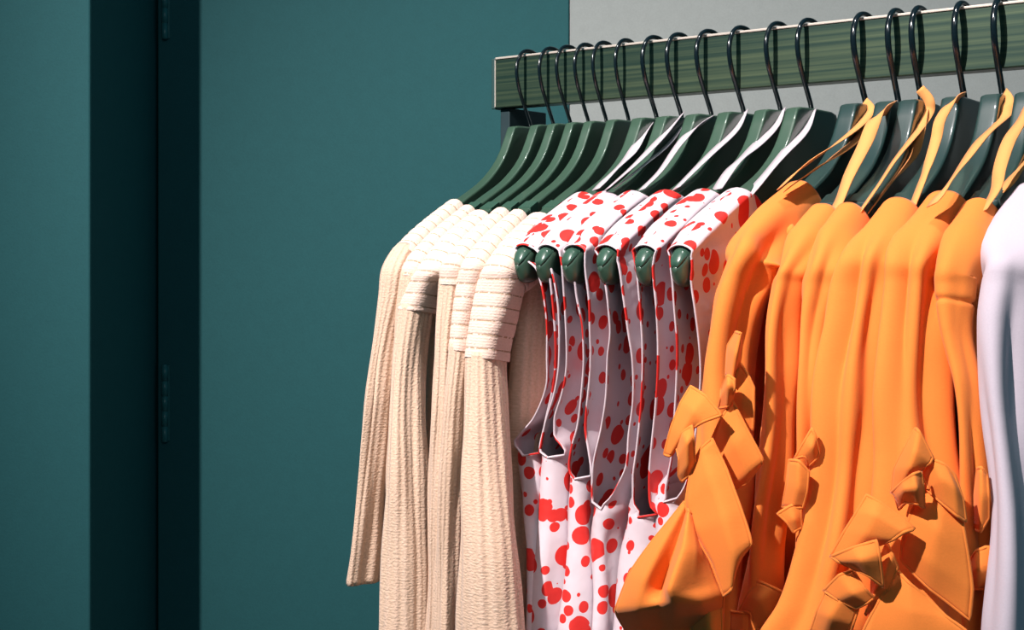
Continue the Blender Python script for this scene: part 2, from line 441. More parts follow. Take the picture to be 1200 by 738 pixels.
for i, u in enumerate(HU):
    if i == 0: r, ks = hproto, hkids
    else:
        r = hproto.copy(); C.objects.link(r)
        for k in hkids:
            c = k.copy(); C.objects.link(c); c.parent = r
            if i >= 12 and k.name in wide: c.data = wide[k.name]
    r.location = W(u, 0, 0); r.rotation_euler = (0, 0, ROT+TW[i]); r.scale = (SCL[i], 1, 1)
    r['label'] = HLAB[i]; r['category'] = 'hanger'; r['group'] = 'dark green coat hangers on the rail'

# ------------------------------------------------------------------ cloth builders
def tube(name, ctrl, m, parent, org, step=0.003, seg=40, folds=(), fold_ramp=(0.0, 0.1), band=None, sup=2.9, solid=0.0014, seed=0, uvoff=0.0, wob=0.0, seam=None):
    """sweep an oval along ctrl = [(u, s, h, a, b)] (a half width along the rail, b half depth)"""
    fine = cr(ctrl, 24)
    # arc length resample
    acc = [0]
    for a, b in zip(fine, fine[1:]): acc.append(acc[-1]+math.dist(a[:3], b[:3]))
    n = max(4, int(acc[-1]/step)); rings = []; j = 0
    for i in range(n+1):
        d = acc[-1]*i/n
        while j < len(acc)-2 and acc[j+1] < d: j += 1
        t = (d-acc[j])/max(1e-9, acc[j+1]-acc[j]); rings.append((d, tuple(lerp(x, y, t) for x, y in zip(fine[j], fine[j+1]))))
    V, Fc, UV = [], [], []
    Ts = []
    for i in range(n+1):
        a = rings[max(0, i-3)][1]; b = rings[min(n, i+3)][1]
        Ts.append(Vector((0, b[1]-a[1], b[2]-a[2])).normalized())
    for i, (d, (u, s, h, a, b)) in enumerate(rings):
        T = Ts[i]; D = Vector((0, T.z, -T.y)); D = -D if (T.z < 0 and D.y > 0) else D
        for k in range(seg+1):
            th = 2*math.pi*k/seg; cx, sx = math.cos(th), math.sin(th)
            r = (abs(cx)**sup+abs(sx)**sup)**(-1/sup)
            dd = 0
            rmp = sst((d-fold_ramp[0])/max(1e-6, fold_ramp[1]))
            for (kf, amp, ph, dr) in folds:
                dd += rmp*amp*math.sin(kf*th+ph+dr*d)
            if band and d < band[0]:
                x = (d/band[1]) % 1.0; dd += band[2]*(math.sqrt(max(0, 1-(2*x-1)**2))-0.7)
            if wob: dd += (.25+.75*sst(d/.09))*wob*noise.noise(Vector((math.cos(th)*1.3+seed, math.sin(th)*1.3, d*14)))
            x = (a*r+dd)*cx; y = b-(b*r+dd)*sx
            if seam: y += seam[1]*math.exp(-((d-seam[0])/.0016)**2)*abs(sx); x -= seam[1]*math.exp(-((d-seam[0])/.0016)**2)*cx
            p = (u+x, s+D.y*y, h+D.z*y)
            V.append(W(*p)); UV.append((th/(2*math.pi)*2.6*(0.02+0.02)+uvoff+0*a, d))
    for i in range(n):
        for k in range(seg):
            p = i*(seg+1)+k; Fc.append((p, p+1, p+seg+2, p+seg+1))
    return mkobj(name, V, Fc, m, parent, org, uvs=UV, solid=solid, merge=1e-6)

def px_rows(rows, kb=.62):
    """rows (L, R, y, s_centre, b) -> control points"""
    out = []
    for L, R, y, s, b in rows:
        so = min(s+b, .2205+.00011*max(0, y-300))
        b = b*(kb if y > 330 else kb+.13)
        uL, h1 = unp(L, y, so-.007); uR, h2 = unp(R, y, so-lerp(.5, 1.5, sst((y-300)/120))*b)
        if uR-uL < .015: uR = uL+.015
        h2 = h1
        out.append(((uL+uR)/2, so, (h1+h2)/2, (uR-uL)/2, b))
    return out
def shoulder(u0, s0, s1, a0, a1, lift=0.002, n=4, tw=0):
    out = []
    for i in range(n+1):
        s = lerp(s0, s1, i/n); t_, b_ = top_at(s)+lift, bot_at(s)-.006
        out.append((u0+tw*s, s, t_, lerp(a0, a1, i/n), (t_-b_)/2*1.0+.001))
    return out

def body(name, u0, near, wfar, hem, m, parent, org, s_near=.172, s_far=-.200, fold=.004, ph=0.0, neck=.12, flare=.03, solid=.0014, nr=70, drop=.004, tw=0.0):
    """closed shell under the hanger. near = [(h, u_centre, half)] rising in h for the near end"""
    cols = []
    nc = 44
    for j in range(nc+1):
        t = j/nc; cols.append((1-math.cos(math.pi*t))/2)
    V, Fc, UV = [], [], []
    idx = {}
    for side in (0, 1):
        sg = -1 if side == 0 else 1
        for i in range(nr+1):
            v = i/nr; v = v**1.25
            for j, t in enumerate(cols):
                s_e = s_near; s = lerp(s_e, s_far, t)
                tp = top_at(s)-drop
                open_ = 0.0
                if abs(s) < neck:
                    q = 1-(abs(s)/neck)**2; tp = min(tp, top_at(neck))-drop-0.045*q; open_ = min(1, q*3)
                h = lerp(tp, hem, v)
                depth = tp-h
                fl = flare*min(1, max(0, depth-.05)/.5)
                ss = s+(fl if s > 0 else -fl)*abs(s/.19)**1.5
                un, hn = interp(near, h)
                k = sst((s+.12)/(.29))
                uc = lerp(u0+tw*s, un, k); w_ = lerp(wfar, hn, sst((s-.05)/.12))
                rnd = math.sqrt(max(0, 1-abs(2*t-1)**7))
                topr = math.sqrt(min(1, depth/.02)); topr = max(topr, open_*0.7)
                f = fold*sst(depth/.25)*(math.sin(s*95+ph+h*2.2)+.6*math.sin(s*173+ph*2.3-h*3))
                f2 = .25*fold*sst(depth/.25)*math.sin(s*210+ph+side*2)
                u = uc+sg*w_*rnd*topr+f*(0.3+0.7*rnd)+f2*rnd
                V.append(W(u, ss, h)); UV.append((s+side*.6+ph, h))
        base = side*(nr+1)*(nc+1)
        for i in range(nr):
            for j in range(nc):
                p = base+i*(nc+1)+j; Fc.append((p, p+1, p+nc+2, p+nc+1))
    return mkobj(name, V, Fc, m, parent, org, uvs=UV, solid=solid, merge=2e-5)

def strip(name, pts, m, parent, org, u0, tilt, wd=.004, n=6, thick=.0008, tw=0.0, taper=None):
    """flat tape through [(px, py, s)]"""
    P = []
    for x, y, k_ in pts:
        lo_, hi_ = -.08, .20; tgt = u0+k_
        for _ in range(40):
            md = (lo_+hi_)/2
            if unp(x, y, md)[0]+(-tilt*md) > tgt: hi_ = md
            else: lo_ = md
        P.append((*unp(x, y, md), md))
    P = cr(P, n); V, Fc, UV = [], [], []; d = 0
    for i, (u, h, s) in enumerate(P):
        a = P[max(0, i-1)]; b = P[min(len(P)-1, i+1)]
        T = Vector((b[0]-a[0], b[2]-a[2], b[1]-a[1])).normalized()
        t = i/(len(P)-1); ang = tw*math.sin(t*math.pi*1.5)
        view = Vector((-.25, 1, 0)).normalized()
        X = T.cross(view).normalized(); Y = T.cross(X)
        X = X*math.cos(ang)+Y*math.sin(ang)
        ww = wd*(taper[0] if taper and t < .1 else 1)
        if i: d += math.dist(P[i], P[i-1])
        for k in (-1, 0, 1):
            q = Vector((u, s, h))+X*k*ww; V.append(W(*q)); UV.append((k*ww, d))
    for i in range(len(P)-1):
        for k in range(2):
            p = i*3+k; Fc.append((p, p+1, p+4, p+3))
    return mkobj(name, V, Fc, m, parent, org, uvs=UV, solid=thick)

def off(pts, o):
    n = len(pts)-1
    return [(x, y, o*min(1, .35+k*.9)*(1-.35*max(0, k-n+1))) for k, (x, y, _) in enumerate(pts)]

def patch(name, rows, m, parent, org, n=7, thick=.0013, soft=.35, flat=.6):
    """cloth sheet through a grid of [(px, py, s)] rows"""
    if flat:
        pts = [(*unp(x, y, s), s) for r in rows for x, y, s in r]; n_ = len(pts)
        mu, mh, ms = (sum(p[k] for p in pts)/n_ for k in range(3))
        a11 = sum((p[0]-mu)**2 for p in pts)+1e-9; a22 = sum((p[1]-mh)**2 for p in pts)+1e-9; a12 = sum((p[0]-mu)*(p[1]-mh) for p in pts)
        b1 = sum((p[0]-mu)*(p[2]-ms) for p in pts); b2 = sum((p[1]-mh)*(p[2]-ms) for p in pts); dt = a11*a22-a12*a12+1e-14
        g1, g2 = (b1*a22-b2*a12)/dt, (b2*a11-b1*a12)/dt
        def fl(x, y, s):
            u, h = unp(x, y, s); return (x, y, lerp(s, ms+g1*(u-mu)+g2*(h-mh), flat))
        rows = [[fl(*p) for p in r] for r in rows]
    def crt(p, n):
        c = cr(p, n); l = [tuple(lerp(a, b, k/n) for a, b in zip(p[i], p[i+1])) for i in range(len(p)-1) for k in range(n)]+[tuple(p[-1])]
        return [tuple(lerp(a, b, soft) for a, b in zip(x, y)) for x, y in zip(l, c)]
    G = [crt([(*unp(x, y, s), s) for x, y, s in r], n) for r in rows]
    G = list(zip(*G)); G = [crt(list(c), n) for c in G]; G = list(zip(*G))
    V, Fc, UV = [], [], []
    G = [[(u, h, s+.0022*noise.noise(Vector((u*38, h*26, rows[0][0][0]*.1)))) for (u, h, s) in r] for r in G]
    for r in G:
        for (u, h, s) in r: V.append(W(u, s, h)); UV.append((u*1.3+s, h))
    c = len(G[0])
    rim = [G[0][k] for k in range(c)]+[G[i][c-1] for i in range(1, len(G))]+[G[-1][k] for k in range(c-2, -1, -1)]+[G[i][0] for i in range(len(G)-2, 0, -1)]
    rim = [W(u, s, h) for u, h, s in rim]; nr_ = len(rim)
    cen = sum(rim, Vector())/nr_
    for i in range(len(G)-1):
        for k in range(c-1):
            p = i*c+k; Fc.append((p, p+1, p+c+1, p+c))
    o = mkobj(name, V, Fc, m, parent, org, uvs=UV, solid=thick)
    HV, HF = [], []
    for i in range(nr_):                                   # rolled hem round the edge
        T = rim[(i+1) % nr_]-rim[i-1]
        T = T.normalized() if T.length > 1e-7 else Vector((0, 0, 1))
        X = T.cross(Vector((NX, NY, .02))).normalized(); Y = T.cross(X)
        for k in range(6):
            th = math.pi*k/3; HV.append(rim[i]+(X*math.cos(th)+Y*math.sin(th))*.00115)
    for i in range(nr_):
        for k in range(6):
            a_, b_ = i*6+k, i*6+(k+1) % 6; a2, b2 = ((i+1) % nr_)*6+k, ((i+1) % nr_)*6+(k+1) % 6
            HF.append((a_, b_, b2, a2))
    mkobj('hem', HV, HF, m, o, org).location = (0, 0, 0)
    return o

def base_of(i, hem): return W(HU[i], 0, hem)

# ------------------------------------------------------------------ beige sweaters
BG = 'beige ribbed sweaters at the left end of the rail'
def sweater(i, label, rows, a0, a1, band_len, hemh, bodynear, folds, far=True, sh1=.196):
    s0 = (.128, .140, .150, .146, .150, .156)[i]
    hem = -.62; org = base_of(i, hem)
    r = empty('knit_sweater', org, label, 'sweater', BG)
    pr = px_rows(rows, .44)
    sh = shoulder(HU[i], s0, sh1, a0, a1, lift=.004, n=3, tw=TW[i])
    ctrl = sh+pr
    # length of the pleated shoulder: build pleated part and plain sleeve as two tubes
    fine = cr(ctrl, 24); acc = [0]
    for a, b in zip(fine, fine[1:]): acc.append(acc[-1]+math.dist(a[:3], b[:3]))
    hc = unp(520, band_len, .21)[1]
    cut = next((k for k, p in enumerate(fine) if k > 60 and p[2] < hc), len(fine)-2)
    up = fine[:cut-3:8]+[fine[cut]]; lo = [fine[cut-4]]+fine[cut+4:-12:16]+[fine[-1]]
    up = [(u, s, h, a+.0012, b+.0012) for u, s, h, a, b in up]
    tube('shoulder_pleats', up, M['knit_band'], r, org, step=.0009, seg=40, band=(9, .0115, .0006), seed=i, wob=.001)
    tube('sleeve', lo, M['knit'], r, org, step=.004, seg=72, folds=folds, fold_ramp=(.0, .12), seed=i*3.1, wob=.003)
    # far sleeve, plain
    tube('sleeve', [(HU[i], -s, h, a, b) for (u, s, h, a, b) in [(HU[i], .165, -.012, .008, .02), (0, .20, -.03, .010, .03), (0, .205, -.12, .010, .04), (0, .205, -.38, .009, .045), (0, .20, -.47, .010, .045)]],
         M['knit'], r, org, step=.008, seg=32, folds=folds)
    body('body', HU[i], bodynear, .0085, hem, M['knit'], r, org, s_near=.165, fold=.0025, ph=i*1.3, tw=TW[i], neck=s0)
    return r
def near_from(rows, s, w=None, top=None):
    out = []
    for L, R, y in rows:
        uL, h = unp(L, y, s); uR, _ = unp(R, y, s)
        out.append((h, (uL+uR)/2, (uR-uL)/2 if w is None else w))
    return sorted(out)
# rows: L, R, y, s_centre, half depth
sweater(0, 'leftmost beige ribbed sweater, its whole sleeve and rolled cuff showing against the teal door',
        [(452, 478, 305, .190, .030), (446, 474, 350, .192, .036), (438, 470, 410, .195, .040), (430, 463, 480, .197, .042), (421, 456, 560, .198, .044), (413, 447, 640, .199, .045), (408, 441, 682, .200, .045)],
        .010, .011, 288, 0, near_from([(520, 545, 738), (520, 545, 300)], .15), [(9, .0005, 0, 4), (4, .0012, 1, 3)])
sweater(1, 'second beige ribbed sweater, mostly hidden between the leftmost one and the third',
        [(474, 498, 310, .188, .030), (468, 494, 360, .188, .034), (463, 488, 430, .188, .036), (459, 484, 520, .188, .038), (456, 482, 640, .188, .038), (452, 478, 760, .188, .038)],
        .008, .009, 322, 0, near_from([(535, 555, 738), (535, 555, 300)], .15), [(8, .0005, 2, 4)])
sweater(2, 'third beige ribbed sweater with a broad plain sleeve, pleated shoulder ending high',
        [(492, 521, 312, .196, .030), (480, 504, 338, .200, .032), (466, 499, 375, .203, .035), (460, 496, 460, .206, .038), (452, 500, 560, .209, .040), (444, 503, 680, .212, .042), (438, 505, 790, .214, .042)],
        .012, .013, 362, 0, near_from([(500, 540, 738), (500, 540, 300)], .15), [(9, .0005, 1, 3), (3, .002, 2, 5)])
sweater(3, 'fourth beige ribbed sweater, narrow, its pleated shoulder ending above the fifth one',
        [(520, 545, 305, .194, .030), (516, 540, 335, .196, .032), (513, 534, 400, .198, .034), (510, 530, 470, .2, .036), (506, 528, 560, .201, .036), (503, 530, 680, .202, .036), (500, 530, 790, .202, .036)],
        .009, .010, 332, 0, near_from([(560, 580, 738), (560, 580, 300)], .15), [(8, .0005, 0, 4)])
sweater(4, 'fifth beige ribbed sweater, a narrow fold left of the sweater nearest the dresses',
        [(545, 570, 306, .195, .030), (538, 562, 335, .198, .032), (533, 556, 370, .200, .034), (529, 550, 405, .201, .034), (522, 547, 470, .203, .036), (517, 542, 560, .204, .036), (513, 540, 680, .205, .036), (512, 538, 790, .205, .036)],
        .009, .011, 405, 0, near_from([(560, 585, 738), (560, 585, 300)], .15), [(8, .0005, 0, 4)])
sweater(5, 'sixth beige ribbed sweater, touching the bare hanger tips, with long pleated shoulder and strong ribs',
        [(570, 603, 308, .196, .032), (560, 600, 335, .201, .036), (553, 597, 370, .203, .038), (547, 592, 412, .205, .040), (544, 594, 460, .207, .042), (538, 601, 560, .210, .044), (532, 611, 680, .213, .046), (528, 618, 790, .214, .046)],
        .013, .015, 412, 0, near_from([(585, 640, 738), (588, 640, 560), (598, 640, 420), (610, 645, 300)], .15), [(11, .0005, 0, 2), (4, .0015, 1, 3)])

# ------------------------------------------------------------------ dotted dresses
DG = 'white dresses with red dots in the middle of the rail'
def dress(i, label, edge, bodyr, straps, ph, fold=.003, s_top=.206, wpx=None, hw=.0116):
    """edge rows (y, L, R) of the near armhole from the tip down to where it closes; bodyr rows (y, L, R) below"""
    hem = -.80; org = base_of(i, hem)
    r = empty('dotted_dress', org, label, 'dress', DG)
    u0 = HU[i]
    yb = edge[-1][0]
    def se_y(y): return lerp(s_top, .186, sst((y-290)/220)) if y < yb else .186+.02*sst((y-yb)/250)
    E = []
    for y, L, R in edge:
        s = se_y(y); a, h1 = unp(L, y, s); b, h2 = unp(R, y, s); E.append(((h1+h2)/2, a, b, s))
    B = []
    for y, L, R in bodyr:
        s = se_y(max(y, yb)); a, h1 = unp(L+1, y, s-.008); b, h2 = unp(R-5*sst((y-560)/60), y, s-.008); B.append(((h1+h2)/2, a, b, s))
    E = sorted(E); B = sorted(B)
    hu = E[0][0]                                  # underarm
    nc, nr = 46, 110
    offs = [0, .0015, .0035, .006, .0095, .014, .020, .027, .035]
    rest = nc+1-len(offs)
    V, Fc, UV = [], [], []
    htip = top_at(s_top)
    edgeL, edgeR = [], []
    for side in (0, 1):
        sg = -1 if side == 0 else 1; vcum = {}; vprev = {}
        for i_ in range(nr+1):
            v = (i_/nr)
            # level grid: dense above the underarm
            if v < .6: g = lerp(htip, hu, (v/.6)**1.5)
            else: g = lerp(hu, hem, ((v-.6)/.4)**1.3)
            s_e = interp([(x[0], x[3]) for x in (E if g > hu else B+[(hu+.0001, 0, 0, E[0][3])])], g)[0] if g > hu else interp(sorted([(x[0], x[3]) for x in B]+[(hu, E[0][3])]), g)[0]
            for j in range(nc+1):
                if j < len(offs): s = s_e-offs[j]
                else: s = lerp(s_e-offs[-1], -.205, (j-len(offs)+1)/rest)
                tp = top_at(s)+.0048
                open_ = 0
                if abs(s) < .115:
                    q = 1-(abs(s)/.115)**2; tp = top_at(.115)+.002-.05*q; open_ = min(1, q*4)
                h = g+(tp-htip)*math.exp(-max(0, htip-g)/.06)
                depth = tp-h
                # general sheet position
                wgen = hw*(sq(min(1, depth/.0045)) if not open_ else max(open_*.7, sq(min(1, depth/.0045))))
                endr = 1.0
                tf = (s+.205)/.41
                if g < hu: endr = sq(max(0, 1-max(0, 1-tf*12)**2))
                f = fold*sst(depth/.2)*(math.sin(s*80+ph+h*3)+.5*math.sin(s*150+ph*3-h*4))
                ug = u0+TW[i]*s+sg*wgen*endr+f
                # near end from the traced edges
                k = sst((s-.07)/(s_e-.07)) if s_e > .07 else 0
                if g > hu:
                    a, b = interp([(x[0], x[1], x[2]) for x in E], min(h, E[-1][0]))
                    topr = sq(min(1, depth/.0045))
                    c = (a+b)/2; hw_ = max((b-a)/2, .0110*(1-sst((htip-g)/.03)))
                    # inward from the edge the panel relaxes to its own side
                    un = c+sg*((hw_+min(.004, (s_e-s)*.12)*sst((g-hu)/.03))*topr)
                    nb = B[-1]
                    near_b = sst(1-(g-hu)/.03)
                    bw = (nb[2]-nb[1])/2; bc = (nb[1]+nb[2])/2
                    d = s_e-s
                    un = lerp(un, bc+sg*bw, near_b*sst(d/.010))
                else:
                    a, b = interp([(x[0], x[1], x[2]) for x in B], h)
                    c = (a+b)/2; hw_ = (b-a)/2; d = s_e-s
                    rd = sq(max(0, 1-(1-min(1, d/.016))**2))
                    un = c+sg*hw_*rd
                    wr = .0022*sst((hu-g)/.03)
                    un += wr*math.sin(d*260+ph*2+h*25)*rd+wr*.8*math.sin(h*55+ph+d*90)*rd
                u = lerp(ug, un, k)
                V.append(W(u, s, h))
                if j: arc += math.dist((u, s, h), pp_)
                else: arc = 0
                pp_ = (u, s, h)
                if i_ == 0: vcum[j] = 0
                else: vcum[j] += math.dist(pp_, vprev[j])
                vprev[j] = pp_
                UV.append((arc*sg+ph*3.3, g+.0116*(1-sq(min(1, depth/.0045)))))
                if j == 0 and g >= hu: (edgeL if side == 0 else edgeR).append(W(u, s, h))
        base = side*(nr+1)*(nc+1)
        for i_ in range(nr):
            for j in range(nc):
                p = base+i_*(nc+1)+j; Fc.append((p, p+1, p+nc+2, p+nc+1))
    mkobj('body', V, Fc, M['dots'], r, org, uvs=UV, solid=.0010, merge=4e-5)
    # armhole binding: thin rolled edge all round the opening
    loop = edgeL[::-1]+edgeR[1:]
    V, Fc, UV = [], [], []; sg_ = 8
    for a_, p in enumerate(loop):
        T = (loop[min(len(loop)-1, a_+1)]-loop[max(0, a_-1)]).normalized()
        X = T.cross(Vector((NX, NY, .01))).normalized(); Y = T.cross(X)
        for k in range(sg_):
            th = 2*math.pi*k/sg_; V.append(p+(X*math.cos(th)*.00085+Y*math.sin(th)*.0016)); UV.append((k*.001+ph*3.3, a_*.002))
    for a_ in range(len(loop)-1):
        for k in range(sg_):
            p = a_*sg_+k; q = a_*sg_+(k+1) % sg_; Fc.append((p, q, q+sg_, p+sg_))
    mkobj('armhole_binding', V, Fc, M['dots'], r, org, uvs=UV)
    for st in straps:
        strip('strap', off(st[0], .0095), M['ribbon'], r, org, u0, TW[i], wd=st[1]*1.25, tw=.2)
    return r
S3 = lambda *a: list(a)
dress(6, 'first white dotted dress, next to the beige sweaters, its armhole corner standing out left',
      [(268, 600, 624), (288, 601, 626), (302, 614, 636), (316, 629, 643), (370, 640, 649), (420, 641, 651), (454, 640, 648), (490, 626, 640), (510, 610, 636), (520, 603, 634), (532, 612, 630), (536, 620, 620)],
      [(536, 605, 634), (560, 607, 636), (600, 611, 636), (640, 617, 640), (700, 618, 640), (738, 616, 640), (800, 612, 640)],
      [([(762, 148, .004), (750, 164, .02), (736, 184, .04), (715, 205, .08), (698, 222, .122)], .0045)], 0.3)
dress(7, 'second white dress with red dots, with a rounded open armhole beside the first one',
      [(264, 625, 650), (286, 627, 654), (300, 636, 657), (316, 646, 659), (360, 654, 662), (426, 655, 664), (460, 650, 659), (490, 641, 650), (510, 636, 650), (526, 633, 663), (534, 636, 660), (538, 648, 648)],
      [(538, 633, 663), (560, 632, 663), (600, 630, 662), (640, 627, 660), (700, 620, 656), (738, 617, 655), (800, 612, 652)],
      [([(799, 134, .003), (778, 158, .02), (747, 190, .06), (712, 221, .122)], .0040), ([(804, 140, .002), (784, 168, .02), (754, 194, .06), (722, 219, .118)], .0036)], 1.9)
dress(8, 'third white dress with red dots, with a narrow crumpled armhole between two deeper ones',
      [(270, 657, 681), (290, 660, 686), (316, 671, 686), (350, 676, 690), (380, 682, 691), (416, 684, 692), (444, 683, 691), (500, 677, 686), (526, 670, 690), (548, 667, 693), (558, 670, 692), (563, 680, 680)],
      [(563, 667, 693), (590, 665, 693), (640, 661, 694), (700, 656, 693), (738, 653, 692), (800, 650, 690)],
      [([(834, 139, .003), (812, 152, .015), (795, 170, .035), (774, 200, .075), (752, 222, .120)], .0034)], 3.1)
dress(9, 'fourth white dress with red dots, its armhole deep and wide with a dark inside',
      [(280, 704, 714), (288, 703, 717), (310, 706, 725), (352, 712, 731), (388, 715, 736), (420, 712, 741), (468, 710, 742), (508, 704, 737), (544, 696, 734), (570, 694, 722), (586, 694, 712), (596, 696, 698)],
      [(596, 694, 731), (610, 694, 726), (638, 694, 722), (700, 693, 718), (738, 692, 716), (800, 690, 712)],
      [([(872, 132, .003), (860, 154, .02), (830, 183, .065), (792, 221, .120)], .0046)], 4.4)
dress(10, 'fifth white dotted dress, its long pale side running down to the big orange ruffle',
      [(274, 743, 767), (290, 743, 768), (300, 743, 767), (316, 746, 765), (360, 750, 769), (420, 753, 771), (480, 751, 768), (530, 746, 763), (560, 742, 761), (590, 742, 762), (604, 752, 772), (609, 762, 764)],
      [(609, 733, 779), (640, 727, 779), (700, 719, 775), (738, 715, 770), (800, 710, 768)],
      [([(915, 131, .003), (906, 150, .015), (880, 176, .045), (858, 196, .080), (840, 222, .118)], .0052)], 5.2)
dress(11, 'last white dress with red dots, directly left of the orange dresses',
      [(280, 784, 808), (296, 785, 810), (312, 786, 811), (330, 788, 810), (360, 790, 814), (400, 793, 819), (440, 793, 821), (484, 791, 818), (530, 788, 812), (560, 783, 806), (580, 780, 796), (590, 784, 786)],
      [(590, 764, 806), (640, 764, 806), (700, 760, 806), (738, 758, 806), (800, 755, 806)],
      [([(951, 132, .003), (942, 154, .018), (920, 178, .045), (896, 206, .080), (876, 230, .118)], .0048)], 6.7)

# ------------------------------------------------------------------ orange dresses
OG = 'orange dresses with ruffles on the right of the rail'
def odress(i, label, sh, rows, straps, folds, ph, seam=None, band=None):
    hem = -.80; org = base_of(i, hem)
    r = empty('ruffled_dress', org, label, 'dress', OG)
    s0, s1, a0, a1 = sh
    ctrl = shoulder(HU[i], s0, s1, a0, a1, lift=.010, n=3, tw=TW[i])+px_rows(rows, .48)
    tube('sleeve', ctrl, M['orange'], r, org, step=.0012 if seam else .003, seg=72, folds=folds, fold_ramp=(.02, .10), seed=i*1.7, wob=.0055, seam=seam, band=band, sup=2.5)
    nb = near_from([(L, R, y) for L, R, y, s, b in rows], .16)
    nb = sorted((h, u+.004, min(w_, .012)) for h, u, w_ in nb)
    body('body', HU[i], nb, .010, hem, M['orange'], r, org, s_near=.170, fold=.004, ph=ph, tw=TW[i], neck=s0)
    tube('sleeve', [(HU[i], -s, h, a, b) for (s, h, a, b) in [(.135, .0, .009, .02), (.185, -.02, .011, .03), (.205, -.10, .012, .04), (.21, -.38, .012, .045), (.21, -.5, .014, .05)]],
         M['orange'], r, org, step=.01, seg=32, folds=folds)
    for st in straps: strip('strap', off(st[0], .0112), M['orange_strap'], r, org, HU[i], TW[i], wd=st[1]*1.15, tw=.4)
    return r, org
o1, q1 = odress(12, 'first orange dress, nearest the dotted dresses, with a big ruffle hanging lowest at left', (.125, .200, .017, .020),
       [(850, 905, 294, .200, .034), (838, 894, 325, .212, .040), (832, 888, 345, .214, .042), (826, 885, 385, .216, .044), (818, 884, 430, .217, .046), (812, 884, 490, .217, .046), (806, 880, 560, .217, .046), (800, 872, 640, .217, .046), (790, 866, 740, .217, .046), (785, 866, 790, .217, .046)],
       [([(1013, 119, .005), (1020, 130, .004), (1006, 148, .012), (978, 170, .05), (940, 196, .095), (914, 220, .14)], .0035), ([(1016, 124, .004), (1008, 158, .02), (978, 184, .06), (948, 203, .10), (922, 222, .14)], .0038)],
       [(5, .002, 1, 4), (3, .003, 2, 6)], .4)
o2, q2 = odress(13, 'second orange dress, its smooth sleeve between two dark red gaps', (.162, .198, .0145, .0170),
       [(908, 940, 312, .200, .030), (902, 937, 330, .205, .034), (898, 933, 380, .207, .036), (896, 928, 450, .208, .038), (892, 924, 520, .208, .040), (882, 920, 600, .208, .040), (870, 918, 700, .208, .040), (860, 915, 790, .208, .040)],
       [([(1048, 125, .0), (1028, 136, .015), (1014, 168, .03), (996, 204, .075), (985, 232, .11), (974, 256, .14)], .0048)],
       [(4, .002, 1, 3)], 1.4)
o3, q3 = odress(14, 'third orange dress, squeezed between the second one and the wide sleeve of the fourth', (.163, .198, .0145, .0170),
       [(948, 985, 308, .198, .030), (942, 980, 335, .202, .034), (940, 976, 380, .202, .036), (938, 972, 450, .202, .036), (936, 968, 560, .202, .036), (930, 960, 700, .202, .036), (925, 955, 790, .202, .036)],
       [([(1078, 104, .002), (1089, 118, .0), (1088, 134, .004), (1074, 156, .02), (1050, 186, .06), (1030, 216, .10), (1005, 252, .145)], .0035), ([(1086, 122, .004), (1080, 146, .012), (1072, 178, .04), (1058, 199, .07), (1038, 222, .105), (1014, 253, .145)], .0035)],
       [(4, .002, 0, 3)], 2.4)
o4, q4 = odress(15, 'fourth orange dress, with gathered shoulder and a long sleeve slanting down to the left', (.155, .200, .016, .020),
       [(990, 1046, 298, .206, .034), (981, 1042, 335, .212, .038), (977, 1040, 380, .214, .040), (970, 1038, 430, .216, .042), (962, 1034, 500, .218, .044), (952, 1030, 570, .219, .046), (940, 1022, 640, .220, .046), (918, 1012, 700, .222, .048), (892, 1000, 738, .224, .050), (860, 990, 790, .226, .052)],
       [([(1130, 113, .002), (1116, 119, .006), (1102, 140, .012), (1097, 163, .03), (1088, 192, .065), (1080, 214, .10), (1066, 250, .142)], .0035)],
       [(5, .0045, 1, 3), (3, .004, 0, 5)], 3.3, band=(.055, .0052, .0005))
o5, q5 = odress(16, 'fifth orange dress, with twisted ruffles cascading in front of its lower sleeve', (.148, .200, .018, .021),
       [(1042, 1100, 303, .206, .034), (1040, 1097, 330, .213, .040), (1037, 1099, 380, .215, .042), (1034, 1104, 440, .216, .044), (1028, 1110, 510, .217, .046), (1020, 1120, 580, .218, .048), (1014, 1130, 660, .218, .048), (1008, 1136, 740, .218, .048), (1006, 1138, 790, .218, .048)],
       [([(1176, 110, .002), (1181, 120, .002), (1176, 138, .008), (1151, 162, .035), (1128, 193, .075), (1108, 220, .11), (1092, 240, .145)], .0044)],
       [(5, .0045, 2, 4), (3, .005, 1, 5)], 4.6)
o6, q6 = odress(17, 'last orange dress, with a yoke seam below the shoulder, beside the white shirt', (.160, .198, .015, .0175),
       [(1092, 1143, 312, .196, .030), (1092, 1141, 335, .199, .034), (1103, 1140, 385, .199, .036), (1115, 1143, 450, .199, .038), (1123, 1147, 530, .200, .040), (1128, 1151, 620, .200, .040), (1130, 1152, 740, .200, .040), (1130, 1152, 790, .200, .040)],
       [([(1204, 120, .0), (1196, 142, .012), (1182, 166, .035), (1172, 196, .07), (1167, 222, .10), (1151, 248, .14)], .0042), ([(1206, 178, .04), (1190, 204, .07), (1172, 228, .11)], .0045)],
       [(4, .003, 0, 4)], 5.5, seam=(.098, .0022))

# ruffles (each a folded sheet standing out in front of its sleeve)
RS = .262
def R_(r, q, rows, n=7, flat=.6): return patch('ruffle', rows, M['orange'], r, q, n, flat=flat)
